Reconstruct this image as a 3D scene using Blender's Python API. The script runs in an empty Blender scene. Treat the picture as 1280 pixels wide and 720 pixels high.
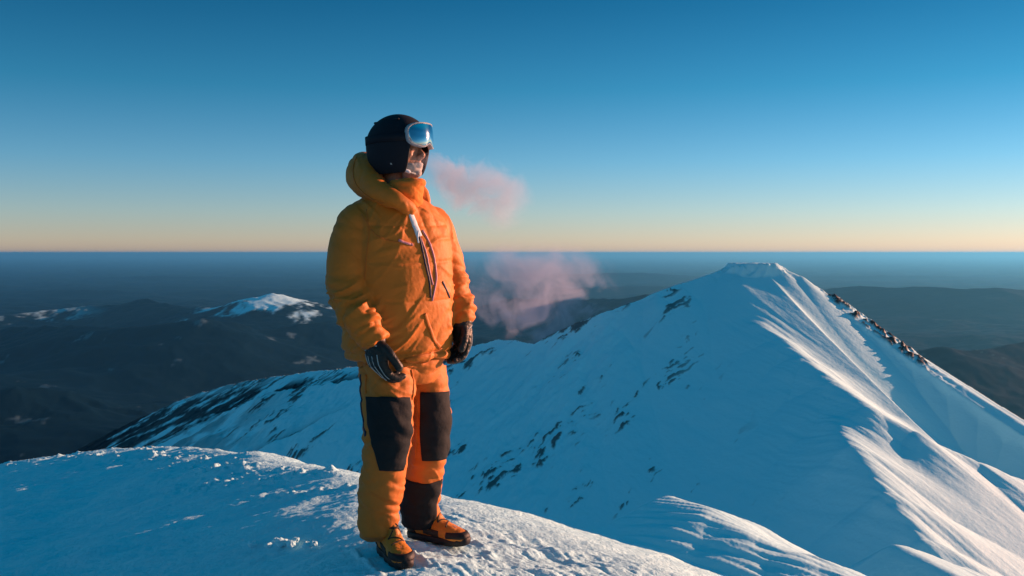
import bpy, bmesh, math, random
import numpy as np
from mathutils import Vector, Matrix, noise as mn
from mathutils.bvhtree import BVHTree

R = math.radians
scn = bpy.context.scene
col = scn.collection
random.seed(7)
F = 35.0 / 36.0 * 1280.0          # focal length in photo pixels
PITCH = math.atan(44.0 / F)       # the eye level line lies 44 px above the middle
SUN_AZ, SUN_EL = R(25.0), R(10.0)  # azimuth counted from +x towards +y
SUND = Vector((math.cos(SUN_AZ) * math.cos(SUN_EL), math.sin(SUN_AZ) * math.cos(SUN_EL), math.sin(SUN_EL)))


def at(px, py, D):
    """world point seen at photo pixel (px, py), D metres ahead of the camera"""
    u = (px - 640.0) / F
    v = (360.0 - py) / F
    y = math.cos(PITCH) + v * math.sin(PITCH)
    z = -math.sin(PITCH) + v * math.cos(PITCH)
    k = D / y
    return Vector((u * k, D, z * k))


# ------------------------------------------------------------------ helpers
def tag(o, label=None, cat=None, group=None, kind=None):
    if label: o['label'] = label
    if cat: o['category'] = cat
    if group: o['group'] = group
    if kind: o['kind'] = kind
    return o


def link(name, me, mat=None, parent=None, smooth=True):
    me.name = name
    o = bpy.data.objects.new(name, me)
    col.objects.link(o)
    if mat is not None:
        me.materials.clear()
        me.materials.append(mat)
    if smooth:
        me.polygons.foreach_set('use_smooth', np.ones(len(me.polygons), dtype=bool))
    if parent is not None:
        o.parent = parent
        top = parent
        while top.parent is not None: top = top.parent
        # vertices are authored in world space; bring them into the thing's frame
        m = top.matrix_basis.inverted()
        if not me.get('local'):
            me.transform(m)
            me['local'] = True
    return o


def grid_mesh(name, X, Y, Z, attrs=None, wrap=False):
    n, m = X.shape
    me = bpy.data.meshes.new(name)
    co = np.stack([X, Y, Z], -1).reshape(-1, 3).astype(np.float32)
    i = np.arange(n - 1)[:, None]
    mm = m if wrap else m - 1
    j = np.arange(mm)[None, :]
    j2 = (j + 1) % m
    q = np.stack([i * m + j, i * m + j2, (i + 1) * m + j2, (i + 1) * m + j], -1).reshape(-1, 4)
    me.vertices.add(len(co)); me.vertices.foreach_set('co', co.ravel())
    me.loops.add(q.size); me.loops.foreach_set('vertex_index', q.ravel().astype(np.int32))
    me.polygons.add(len(q)); me.polygons.foreach_set('loop_start', np.arange(0, q.size, 4, dtype=np.int32))
    me.update(calc_edges=True)
    for k, a in (attrs or {}).items():
        at_ = me.attributes.new(k, 'FLOAT', 'POINT')
        at_.data.foreach_set('value', a.reshape(-1).astype(np.float32))
    return me


_rng = np.random.RandomState(11)
_P = _rng.permutation(4096).astype(np.int64)
_GA = _rng.rand(4096) * 2 * np.pi
_GX, _GY = np.cos(_GA), np.sin(_GA)


def perlin(x, y, seed=0):
    xi = np.floor(x).astype(np.int64); yi = np.floor(y).astype(np.int64)
    xf = x - xi; yf = y - yi
    u = xf * xf * xf * (xf * (xf * 6 - 15) + 10)
    v = yf * yf * yf * (yf * (yf * 6 - 15) + 10)
    def g(ix, iy, dx, dy):
        h = _P[(_P[(ix + seed * 131) & 4095] + iy) & 4095]
        return _GX[h] * dx + _GY[h] * dy
    a = g(xi, yi, xf, yf); b = g(xi + 1, yi, xf - 1, yf)
    c = g(xi, yi + 1, xf, yf - 1); d = g(xi + 1, yi + 1, xf - 1, yf - 1)
    return (a + u * (b - a)) * (1 - v) + (c + u * (d - c)) * v * 1.0


def fbm(x, y, octv=4, seed=0, gain=.5, ridged=False):
    s = np.zeros_like(x); a = 1.0; f = 1.0
    for o in range(octv):
        n = perlin(x * f + 17.3 * o, y * f - 9.1 * o, seed + o)
        s += a * ((1 - 2.2 * np.abs(n)) if ridged else n * 1.5)
        a *= gain; f *= 2.03
    return s


def sstep(a, b, x):
    t = np.clip((x - a) / (b - a), 0, 1)
    return t * t * (3 - 2 * t)


def roof(X, Y, pts, sl, sr, lip=0.0, cap=0.0, shelf=0.0):
    """a ridge: highest along the polyline, falling away with slope sl / sr on its two sides"""
    best = np.full(X.shape, -1e9)
    for a, b in zip(pts[:-1], pts[1:]):
        dx, dy = b[0] - a[0], b[1] - a[1]
        L2 = dx * dx + dy * dy
        t = np.clip(((X - a[0]) * dx + (Y - a[1]) * dy) / L2, 0, 1)
        ex = X - (a[0] + t * dx); ey = Y - (a[1] + t * dy)
        d = np.sqrt(ex * ex + ey * ey)
        side = (dx * ey - dy * ex) / (math.sqrt(L2) * (d + 1e-6))
        side = sstep(-1, 1, side)
        d = np.sqrt(d * d + lip * lip) - lip if lip else d
        if shelf: d = .04 * d * (1 - side) + np.maximum(d - shelf * (1 - side), 0)
        z = a[2] + t * (b[2] - a[2]) - (sr + (sl - sr) * side) * d
        if cap:
            ux, uy = (pts[1][0] - pts[0][0]), (pts[1][1] - pts[0][1])
            ul = math.hypot(ux, uy)
            z = z - cap * np.maximum(0, -((X - pts[0][0]) * ux + (Y - pts[0][1]) * uy) / ul)
        best = np.maximum(best, z)
    return best


def polydist(X, Y, pts):
    best = np.full(X.shape, 1e9); zl = np.zeros(X.shape)
    for a, b in zip(pts[:-1], pts[1:]):
        dx, dy = b[0] - a[0], b[1] - a[1]
        t = np.clip(((X - a[0]) * dx + (Y - a[1]) * dy) / (dx * dx + dy * dy), 0, 1)
        d = np.hypot(X - (a[0] + t * dx), Y - (a[1] + t * dy))
        zl = np.where(d < best, a[2] + t * (b[2] - a[2]), zl)
        best = np.minimum(best, d)
    return best, zl


def smax(hs, k):
    m = hs[0]
    for h in hs[1:]: m = np.maximum(m, h)
    s = np.zeros_like(m)
    for h in hs: s += np.exp(np.clip((h - m) / k, -60, 0))
    return m + k * np.log(s)


def line(*pts):
    return [tuple(at(*p)) for p in pts]


# ---------------------------------------------------------------- materials
def new_mat(name):
    m = bpy.data.materials.new(name); m.use_nodes = True
    nt = m.node_tree
    return m, nt, nt.nodes['Principled BSDF']


def N(nt, typ, **kw):
    n = nt.nodes.new(typ)
    for k, v in kw.items():
        if k in n.inputs.keys(): n.inputs[k].default_value = v
        else: setattr(n, k, v)
    return n


def bumped(nt, bsdf, scales, dist, coord='Object', strength=1.0):
    """layered noise bump; scales = [(scale, weight, detail), ...]"""
    tc = N(nt, 'ShaderNodeTexCoord')
    last = None
    for sc, w, det in scales:
        n = N(nt, 'ShaderNodeTexNoise'); n.inputs['Scale'].default_value = sc; n.inputs['Detail'].default_value = det
        nt.links.new(tc.outputs[coord], n.inputs['Vector'])
        b = N(nt, 'ShaderNodeBump'); b.inputs['Distance'].default_value = dist * w; b.inputs['Strength'].default_value = strength
        nt.links.new(n.outputs['Fac'], b.inputs['Height'])
        if last: nt.links.new(last.outputs['Normal'], b.inputs['Normal'])
        last = b
    nt.links.new(last.outputs['Normal'], bsdf.inputs['Normal'])
    return last


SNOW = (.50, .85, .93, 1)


def snow_material(name, near):
    m, nt, b = new_mat(name)
    b.inputs['Roughness'].default_value = .62
    b.inputs['Specular IOR Level'].default_value = .25
    tc = N(nt, 'ShaderNodeTexCoord')
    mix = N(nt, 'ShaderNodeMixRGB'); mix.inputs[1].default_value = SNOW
    if near:
        n = N(nt, 'ShaderNodeTexNoise', Scale=2.4, Detail=6.0)
        nt.links.new(tc.outputs['Object'], n.inputs['Vector'])
        cr = N(nt, 'ShaderNodeValToRGB'); cr.color_ramp.elements[0].position = .35; cr.color_ramp.elements[1].position = .7
        nt.links.new(n.outputs['Fac'], cr.inputs['Fac'])
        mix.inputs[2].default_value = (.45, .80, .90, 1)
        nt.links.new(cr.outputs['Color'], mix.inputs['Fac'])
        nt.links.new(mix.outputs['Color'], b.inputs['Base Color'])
        bumped(nt, b, [(9, 1.0, 6), (60, .35, 5), (420, .10, 3)], .022)
        b.inputs['Subsurface Weight'].default_value = 0.0
    else:
        # rock shows where the baked 'rock' attribute is high, dark forest where 'wood' is high
        ra = N(nt, 'ShaderNodeAttribute'); ra.attribute_name = 'rock'
        wa = N(nt, 'ShaderNodeAttribute'); wa.attribute_name = 'wood'
        rn = N(nt, 'ShaderNodeTexNoise', Scale=.12, Detail=8.0)
        nt.links.new(tc.outputs['Object'], rn.inputs['Vector'])
        rc = N(nt, 'ShaderNodeValToRGB')
        rc.color_ramp.elements[0].color = (.010, .014, .020, 1); rc.color_ramp.elements[1].color = (.085, .075, .07, 1)
        nt.links.new(rn.outputs['Fac'], rc.inputs['Fac'])
        nt.links.new(ra.outputs['Fac'], mix.inputs['Fac']); nt.links.new(rc.outputs['Color'], mix.inputs[2])
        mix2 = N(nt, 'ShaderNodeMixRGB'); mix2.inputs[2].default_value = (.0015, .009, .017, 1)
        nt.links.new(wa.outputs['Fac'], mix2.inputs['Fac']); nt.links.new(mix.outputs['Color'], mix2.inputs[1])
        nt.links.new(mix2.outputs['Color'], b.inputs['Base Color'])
        sp_ = N(nt, 'ShaderNodeMapRange'); sp_.inputs['To Min'].default_value = .22; sp_.inputs['To Max'].default_value = .02
        nt.links.new(wa.outputs['Fac'], sp_.inputs['Value']); nt.links.new(sp_.outputs[0], b.inputs['Specular IOR Level'])
        bumped(nt, b, [(.09, 1.0, 7), (.6, .25, 5)], .6)
    return m


# ------------------------------------------------------------------- camera
cam = bpy.data.cameras.new('camera'); cam.lens = 35; cam.sensor_width = 36
cam.clip_start = .05; cam.clip_end = 400000
camo = bpy.data.objects.new('camera', cam); col.objects.link(camo)
camo.rotation_euler = (math.pi / 2 - PITCH, 0, 0)
scn.camera = camo

# ---------------------------------------------------------------- sky & sun
w = bpy.data.worlds.new('World'); scn.world = w; w.use_nodes = True
nt = w.node_tree
bg = nt.nodes['Background']
sky = nt.nodes.new('ShaderNodeTexSky'); sky.sky_type = 'NISHITA'; sky.sun_disc = False
sky.sun_elevation = SUN_EL
sky.sun_rotation = math.pi / 2 - SUN_AZ
sky.altitude = 1800; sky.air_density = 1.0; sky.dust_density = .6; sky.ozone_density = 1.6
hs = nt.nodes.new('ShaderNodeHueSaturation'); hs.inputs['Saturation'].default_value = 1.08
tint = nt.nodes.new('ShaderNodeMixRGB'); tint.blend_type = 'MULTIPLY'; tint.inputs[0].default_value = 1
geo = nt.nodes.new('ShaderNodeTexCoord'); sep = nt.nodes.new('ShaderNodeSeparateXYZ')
nt.links.new(geo.outputs['Generated'], sep.inputs[0])
# evening colour: the band at the horizon is rosy, the sky in view above it deep cyan-blue
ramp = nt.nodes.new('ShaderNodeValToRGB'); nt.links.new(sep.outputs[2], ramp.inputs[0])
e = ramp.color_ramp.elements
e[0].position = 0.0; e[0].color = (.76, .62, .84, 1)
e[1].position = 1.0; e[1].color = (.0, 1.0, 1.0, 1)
for p_, c_ in ((.012, (.78, .69, .86, 1)), (.04, (.66, .73, .92, 1)), (.09, (.40, .70, .93, 1)), (.16, (.15, .58, .76, 1)), (.27, (.03, .38, .54, 1)), (.40, (.0, .98, 1.0, 1))):  # unseen sky overhead is brightened to cyan, added to fill the shaded snow
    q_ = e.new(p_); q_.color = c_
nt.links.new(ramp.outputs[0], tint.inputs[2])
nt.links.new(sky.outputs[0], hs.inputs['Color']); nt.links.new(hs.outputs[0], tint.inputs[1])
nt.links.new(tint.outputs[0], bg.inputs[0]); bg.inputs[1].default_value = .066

sl = bpy.data.lights.new('sun', 'SUN'); sl.energy = 5.0; sl.angle = R(.6); sl.color = (1.0, .45, .275)
so = bpy.data.objects.new('sun', sl); col.objects.link(so)
so.rotation_euler = SUND.to_track_quat('Z', 'Y').to_euler()
so.location = (20, 10, 8)

vs = scn.view_settings
vs.view_transform = 'Standard'; vs.look = 'None'; vs.gamma = 1; vs.use_curve_mapping = False
vs.exposure = 1.14
scn.cycles.volume_bounces = 1
scn.cycles.max_bounces = 8
scn.cycles.use_denoising = True
scn.cycles.volume_step_rate = 1.0
scn.cycles.volume_max_steps = 256
# ------------------------------------------------------------------ terrain
def polar(az, r):
    A, Rr = np.meshgrid(az, r)
    return Rr * np.sin(A), Rr * np.cos(A), A, Rr


def az_list(fine, lo, hi, coarse):
    a = np.arange(lo, hi, fine)
    left = np.arange(-180, lo, coarse); right = np.arange(hi, 180, coarse)
    return np.radians(np.concatenate([left, a, right]))


# main snow peak, its ridges and spurs
RL = line((944, 331, 610), (912, 332, 605), (888, 342, 600), (850, 354, 590), (820, 366, 580), (795, 377, 575), (750, 392, 560), (700, 413, 545),
          (668, 430, 535), (640, 425, 540), (620, 425, 545), (600, 431, 550), (560, 441, 580), (500, 451, 620), (440, 458, 680),
          (360, 468, 760), (300, 478, 850), (250, 490, 950), (180, 520, 1100), (60, 580, 1300))
R2 = line((600, 436, 545), (520, 455, 570), (440, 473, 600), (390, 482, 625), (350, 491, 640), (300, 507, 660), (260, 523, 680), (215, 543, 700),
          (175, 565, 720), (50, 640, 760))
R3 = line((600, 446, 525), (520, 472, 510), (440, 503, 500), (400, 520, 495), (370, 536, 490), (335, 557, 485), (300, 580, 480), (200, 650, 460))
RR = line((940, 331, 610), (970, 332, 606), (1000, 345, 600), (1040, 371, 590), (1070, 393, 577), (1100, 415, 565), (1150, 450, 545),
          (1200, 482, 525), (1240, 508, 508), (1280, 533, 490), (1400, 610, 440), (1600, 740, 380))


def rise(pts, under, D0=180, D1=640):
    """lay a spur on the slopes below it: each point stands dz metres above them"""
    out = []
    D = np.linspace(D0, D1, 900)
    for px, py, dz in pts:
        q = at(px, py, 1.0)
        X = q[0] * D; Z = q[2] * D
        hh = under(X, D) + dz
        hh[D > (out[-1][1] + 5 if out else 1e9)] = 1e9
        k = np.argmax(Z <= hh) if np.any(Z <= hh) else len(D) - 1
        out.append((float(X[k]), float(D[k]), float(Z[k])))
    return out


_u1 = lambda X, Y: np.maximum(roof(X, Y, RL, .50, .85, 0, 1.2), roof(X, Y, RR, 1.0, .66, 2.0))
S1 = rise([(950, 408, 0), (975, 424, 4), (1002, 444, 9), (1042, 477, 17), (1083, 508, 25), (1141, 540, 25), (1223, 578, 20), (1280, 601, 18), (1450, 680, 16)], _u1)
_u2 = lambda X, Y: np.maximum(_u1(X, Y), roof(X, Y, S1, .70, .46, 4))
S2 = rise([(1042, 528, 0), (1050, 536, 3), (1066, 557, 12), (1107, 615, 20), (1153, 673, 22), (1188, 720, 14), (1300, 860, 14)], _u2)
S3 = line((1118, 682, 300), (1180, 712, 280), (1290, 770, 250))
TT = line((835, 619, 235), (890, 636, 222), (940, 660, 212), (1000, 690, 202), (1062, 722, 192), (1200, 800, 170))

# distant ranges
def crest(D, pts, dd=0):
    return line(*[(p[0], p[1], D * (1 + .06 * math.sin(p[0] * .013 + dd))) for p in pts])
F1 = crest(12000, [(-500, 400), (-200, 392), (-60, 397), (0, 397), (60, 389), (110, 384), (150, 379), (175, 375), (200, 379), (240, 386), (280, 385), (310, 374), (340, 365), (362, 372), (400, 386), (430, 396), (500, 400), (560, 396), (620, 380), (645, 374), (700, 378), (760, 375), (810, 371), (860, 380), (920, 390), (980, 385)])
F2 = crest(15000, [(960, 376), (1000, 368), (1040, 361), (1075, 358), (1110, 360), (1160, 359), (1200, 362), (1250, 361), (1300, 364), (1400, 360), (1600, 366), (1900, 372)], 1)
F3 = crest(6500, [(1080, 480), (1120, 455), (1150, 440), (1180, 436), (1210, 440), (1240, 438), (1262, 434), (1300, 428), (1400, 425), (1700, 440)], 2)
F4 = crest(34000, [(-400, 352), (0, 350), (200, 346), (500, 350), (700, 344), (800, 342), (900, 348), (1100, 345), (1400, 350), (1800, 348)], 1)
F5 = crest(22000, [(-400, 362), (0, 366), (90, 362), (200, 366), (420, 360), (520, 368), (700, 360), (880, 357), (1000, 362), (1400, 364)], 3)
F7 = crest(8600, [(-400, 420), (0, 414), (80, 405), (160, 410), (250, 402), (330, 409), (430, 405), (520, 418), (640, 430)], 2)
F6 = crest(5200, [(-700, 520), (-200, 500), (0, 492), (90, 500), (170, 520), (230, 545), (330, 580)], 0)


def terrain_height(X, Y):
    rr = np.hypot(X, Y)
    k = 2.2
    # warp a little so that the ridges are not ruler straight
    wx = X + 5 * fbm(X / 60, Y / 60, 3, 3); wy = Y + 5 * fbm(X / 60, Y / 60, 3, 5)
    warp = sstep(500, 620, Y) * .0
    hs_ = [roof(X, Y, RL, .50, .85, 0, 1.2),
           roof(wx, wy, R2, .52, .8, 0), roof(wx, wy, R3, .52, .62, 0),
           roof(X, Y, RR, 1.0, .66, 2.0), roof(X, Y, S1, .70, .46, 4),
           roof(X, Y, S2, .52, .85, 4), roof(X, Y, S3, .4, .5, 3, .4), roof(wx, Y, TT, .6, .25, 6, .6),
           -5 - .62 * rr]
    # sides: a ridge's left is the side to the left of its direction of travel
    h = smax(hs_, k)
    # the right-hand rim carries a narrow wind-packed shoulder
    dR, zR = polydist(X, Y, RR)
    wr_ = sstep(186, 196, X) * (X < 420)
    sh_ = zR - .08 * dR - 1.3 * np.maximum(dR - 7.5, 0) - 3 * (1 - wr_)
    h = np.where(dR < 30, smax([h, sh_], .8), h)
    h = np.where(np.abs(X - at(941, 331, 608)[0]) < 60, h, h)
    return h


def valley_height(X, Y):
    n = fbm(X / 2600, Y / 2600, 6, 21, .5, True)
    base = -1010 + 95 * n
    jag = 60 * fbm(X / 900, Y / 900, 6, 31, .55, True)
    far = sstep(16000, 26000, np.hypot(X, Y))
    hs_ = [base, roof(X, Y, F1, .30, .30) + jag * .55 - 30, roof(X, Y, F2, .22, .22) + jag * .25 - 12, roof(X, Y, F3, .3, .3) + jag * .5 - 30,
           roof(X, Y, F4, .10, .10) + jag * .4, roof(X, Y, F5, .16, .16) + jag * .4 - 20, roof(X, Y, F7, .30, .30) + jag * .6 - 35, roof(X, Y, F6, .32, .32) + jag * .8 - 30]
    return smax(hs_, 14)


def streaks(X, Y, ang, lx, ly, seed, octv=4):
    """noise drawn out along the wind direction ang"""
    c, s = math.cos(ang), math.sin(ang)
    u = X * c + Y * s; v = -X * s + Y * c
    return fbm(u / lx, v / ly, octv, seed)


def build_terrain():
    az = np.radians(np.concatenate([np.arange(-75, -31, .25), np.arange(-31, 33, .062), np.arange(33, 78, .25)]))
    r = np.concatenate([np.geomspace(45, 150, 50)[:-1], np.geomspace(150, 330, 330)[:-1], np.linspace(330, 800, 760)[:-1],
                        np.geomspace(800, 1500, 130)])
    X, Y, A, Rr = polar(az, r)
    h = terrain_height(X, Y)
    hv = valley_height(X, Y)
    # sun-side snow is combed by the wind: long low sastrugi running down to the right
    sunny = sstep(60, 130, X - (Y - 300) * .12) * sstep(640, 560, Y)
    st = streaks(X, Y, R(-62), 34, 3.4, 51, 4) * 1.0 + streaks(X, Y, R(-58), 90, 11, 61, 3) * 2.0
    # bands where the feathered edge between light and shade lies
    dS, zS = polydist(X, Y, S1)
    e1 = np.exp(-(dS / 20) ** 2)
    dT, zT = polydist(X, Y, S2); e2 = np.exp(-(dT / 22) ** 2)
    dU, zU = polydist(X, Y, TT); e3 = np.exp(-(dU / 34) ** 2)
    dR, zR = polydist(X, Y, RR); e4 = np.exp(-(dR / 14) ** 2)
    h = h + st * (.05 + .30 * np.maximum.reduce([e1 * .5, e2 * .65, e4 * .15]) * (Y < 575)) + e3 * streaks(X, Y, R(-38), 26, 2.6, 71, 5) * .32
    # rocky left face: gullies and small outcrops that run with the fall line
    leftw = sstep(85, 20, X - (Y - 500) * .35) * (Rr > 250)
    dL, zL = polydist(X, Y, RL)
    gul = streaks(X, Y, R(58), 42, 8.0, 81, 5)
    gul = gul * (1 - .65 * sstep(20, -60, X)) + .5 * streaks(X, Y, R(75), 30, 14, 87, 4) * sstep(20, -60, X)
    h = h + leftw * gul * 1.9 * (1 - .75 * np.exp(-(dL / 14) ** 2)) + leftw * fbm(X / 5, Y / 5, 3, 83) * .3
    h = h + fbm(X / 45, Y / 45, 4, 85) * .9 * sstep(200, 350, Rr) * sstep(-100, 60, 60 - X + 40)
    xw = X + 3.5 * fbm(X / 30, Y / 30, 3, 94); yw = Y + 3.5 * fbm(X / 30, Y / 30, 3, 95)
    m1 = streaks(xw, yw, R(52), 9, 2.4, 91, 5) * .8 + streaks(xw, yw, R(55), 30, 6, 92, 5) * .7
    m2 = streaks(X, Y, R(52), 60, 20, 93, 3)
    band = sstep(0, .55, m2) * (sstep(118, 40, X - (Y - 520) * .55))
    near_crest = np.exp(-((dL - 16) / 26) ** 2)
    rock = sstep(.52, .78, m1 * 1.25 + .55 * m2 - .36 + .40 * band + .22 * near_crest * (X < 140)) * (Y > 240)
    rock *= sstep(118, 70, X - np.maximum(Y - 540, 0) * .5) * sstep(-.1, .35, m2)
    rock = np.maximum(rock * .9, .30 * sstep(.15, .6, m1 + .5 * m2 - .1) * band * sstep(90, 40, X) * (Y > 240))
    # crags on the right-hand rim
    rim = np.exp(-(dR / 8) ** 2) * sstep(178, 192, X) * sstep(240, 218, X)
    crag = fbm(X / 4.5, Y / 4.5, 4, 97, .6)
    rockR = sstep(-.12, .12, crag - .12 + .4 * (fbm(X / 16, Y / 16, 2, 99))) * sstep(.35, .7, rim)
    h = h + rim * np.maximum(crag + .1, 0) * 1.9
    rock = np.maximum(rock, rockR)
    h = h + rock * (.6 + .5 * fbm(X / 2.0, Y / 2.0, 2, 98))
    # summit cairn-like block: flat top with a steep little rim
    c0 = at(941, 330, 608)
    ddx = (X - c0[0]) / 14.5; ddy = (Y - c0[1]) / 11.0
    rad = (np.abs(ddx) ** 3 + np.abs(ddy) ** 3) ** (1 / 3.)
    cap = sstep(1.38, .92, rad + .16 * fbm(X / 5, Y / 5, 3, 5))
    top = c0[2] + .4 + .45 * fbm(X / 3, Y / 3, 2, 8)
    h = np.where(cap > 0, h * (1 - cap) + np.maximum(h, top) * cap, h)
    # forest and bare ground low down on the left and in the gully between the two left spurs
    wn = fbm(X / 40, Y / 40, 5, 111, .6)
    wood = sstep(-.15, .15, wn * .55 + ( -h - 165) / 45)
    lefts = sstep(-60, -120, X)
    r3 = roof(X, Y, R3, .52, .62); r2 = roof(X, Y, R2, .52, .8)
    g3 = 0
    r3 = roof(X, Y, R3, .52, .62); r2 = roof(X, Y, R2, .52, .8)
    g3 = .85 * np.exp(-((r2 - r3 - 3) / 14) ** 2) * lefts * (Rr > 470) * sstep(-70, -110, X)
    wood = np.maximum(wood, 1.1 * g3 * sstep(-.5, .2, wn + .3))
    r1 = roof(X, Y, RL, .62, .85)
    wood = np.maximum(wood, .96 * sstep(-1, 3, r1 - r2) * sstep(-.25, .3, wn + .32) * lefts * sstep(-2, -10, h - zL))
    wood = np.maximum(wood, .55 * sstep(-.3, .35, wn + .15) * sstep(-110, -210, X))
    wood = np.where(Y < 240, 0, wood)
    edge = sstep(1250, 1500, Rr)
    h = np.where(hv > h - 10, smax([h, hv], 8), h)
    h = h * (1 - edge) + np.maximum(h, hv) * edge
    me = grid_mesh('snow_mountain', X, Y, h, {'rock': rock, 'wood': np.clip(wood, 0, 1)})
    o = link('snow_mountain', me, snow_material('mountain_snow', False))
    tag(o, kind='structure')

    # valley and distant ranges
    az = np.radians(np.concatenate([np.arange(-75, -31, .5), np.arange(-31, 33, .11), np.arange(33, 78, .5)]))
    for nm, ra, last in (('valley', np.geomspace(1350, 9000, 420), False), ('distant_hills', np.concatenate([np.geomspace(9000, 20000, 420)[:-1], np.geomspace(20000, 290000, 260)]), True)):
        X, Y, A, Rr = polar(az, ra)
        hv = valley_height(X, Y)
        if not last:
            e = sstep(1500, 1350, Rr)
            hv = hv - 6 * e
            h1 = terrain_height(X, Y)
            hv = smax([hv, h1], 8)
        wn = fbm(X / 500, Y / 500, 6, 131, .6)
        pk = at(340, 365, 12000 * (1 + .06 * math.sin(340 * .013)))
        dpk = np.hypot((X - pk[0] + 20) / 620, (Y - pk[1]) / 1500)
        pk2 = at(10, 398, 12000)
        dpk2 = np.hypot((X - pk2[0]) / 500, (Y - pk2[1]) / 500)
        sl_ = hv + 110 * wn + 60 * fbm(X / 140, Y / 260, 4, 137, .6)
        snow = sstep(-650, -560, sl_) * sstep(2.0, 1.2, dpk) + .6 * sstep(-800, -690, sl_) * sstep(2.4, 1.0, dpk2)
        snow += .12 * sstep(1.0, 1.3, fbm(X / 300, Y / 300, 5, 133, .6) * 1.3) * (Rr < 9000)
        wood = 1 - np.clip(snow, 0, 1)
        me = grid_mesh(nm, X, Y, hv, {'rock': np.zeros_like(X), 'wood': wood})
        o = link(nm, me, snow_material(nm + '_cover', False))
        tag(o, kind='structure')


build_terrain()

# ------------------------------------------------------------- foreground snow
CR = line((-900, 760, 22), (-400, 625, 18), (-150, 592, 15.5), (0, 581, 13.2), (60, 572, 12.2), (120, 565, 11.4), (175, 563, 10.8), (230, 565, 9.8), (300, 575, 8.3), (360, 588, 7.2), (430, 603, 6.3),
          (520, 622, 5.65), (650, 656, 5.1), (760, 690, 4.8), (860, 722, 4.6), (1000, 790, 4.4), (1300, 1000, 4.0), (1700, 1400, 3.6))


def tps_fit(P):
    P = np.array(P, float); n = len(P)
    d = np.hypot(P[:, None, 0] - P[None, :, 0], P[:, None, 1] - P[None, :, 1])
    K = np.where(d > 0, d * d * np.log(d + 1e-12), 0) + np.eye(n) * .05
    Q = np.column_stack([np.ones(n), P[:, 0], P[:, 1]])
    A = np.zeros((n + 3, n + 3)); A[:n, :n] = K; A[:n, n:] = Q; A[n:, :n] = Q.T
    sol = np.linalg.solve(A, np.concatenate([P[:, 2], np.zeros(3)]))
    def f(X, Y):
        s = sol[n] + sol[n + 1] * X + sol[n + 2] * Y
        for i in range(n):
            q = (X - P[i, 0]) ** 2 + (Y - P[i, 1]) ** 2
            s = s + sol[i] * .5 * q * np.log(q + 1e-12)
        return s
    return f


_cp = [p for p in CR]
_cp += [(-.50, 4.2, -1.27), (-.36, 4.42, -1.275), (-.62, 4.25, -1.275), (-.25, 4.36, -1.285), (-.44, 4.02, -1.27), (0, 0, -1.5), (2.2, 0, -2.0), (-3, 0, -2.1), (0, -4, -1.9), (-6, 1, -2.9), (-7, 5, -2.9)]
_cp += [tuple(at(0, 720, 5.6)), tuple(at(200, 720, 4.9)), tuple(at(330, 720, 4.4)), tuple(at(150, 640, 7.6)), tuple(at(300, 640, 6.0)), tuple(at(700, 720, 4.1)), tuple(at(400, 660, 4.95)), tuple(at(600, 690, 4.3))]
_mound = tps_fit(_cp)
LUMPS = []
_rl = random.Random(5)
# little wind-built heads of crusted snow along the crest of the mound
for (px, py, D, n, sp, amp) in [(195, 584, 9.7, 4, 8, .030), (285, 592, 8.0, 10, 22, .045), (215, 604, 8.2, 4, 22, .03), (300, 612, 7.2, 10, 26, .035), (365, 610, 6.7, 6, 24, .04),
                                (270, 622, 7.2, 4, 14, .03), (243, 617, 7.5, 4, 14, .03), (380, 622, 6.1, 5, 22, .035)]:
    for i in range(n):
        q = at(px + _rl.gauss(0, sp), py + _rl.gauss(0, 5), D)
        LUMPS.append((q[0], q[1], amp * _rl.uniform(.5, 1.2), _rl.uniform(.05, .16)))


def mound_height(X, Y):
    h = _mound(X, Y)
    # signed distance beyond the crest line
    best = np.full(X.shape, 1e9); sgn = np.ones(X.shape); zc = np.zeros(X.shape)
    for a, b in zip(CR[:-1], CR[1:]):
        dx, dy = b[0] - a[0], b[1] - a[1]
        t = np.clip(((X - a[0]) * dx + (Y - a[1]) * dy) / (dx * dx + dy * dy), 0, 1)
        ex = X - (a[0] + t * dx); ey = Y - (a[1] + t * dy)
        d = np.hypot(ex, ey); s = np.sign(dx * ey - dy * ex)
        zc = np.where(d < best, a[2] + t * (b[2] - a[2]), zc)
        sgn = np.where(d < best, s, sgn); best = np.minimum(best, d)
    d = np.maximum(best * sgn, 0)
    r = np.hypot(X, Y)
    wb = sstep(0, 1.0, d)
    h = h * (1 - wb) + zc * wb
    h = h - (.85 * d * d / (d + 1.5))
    out = np.maximum(r - 16, 0)
    h = np.where(d > 0, h, h - .6 * out)
    return h, d, best * sgn


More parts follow.
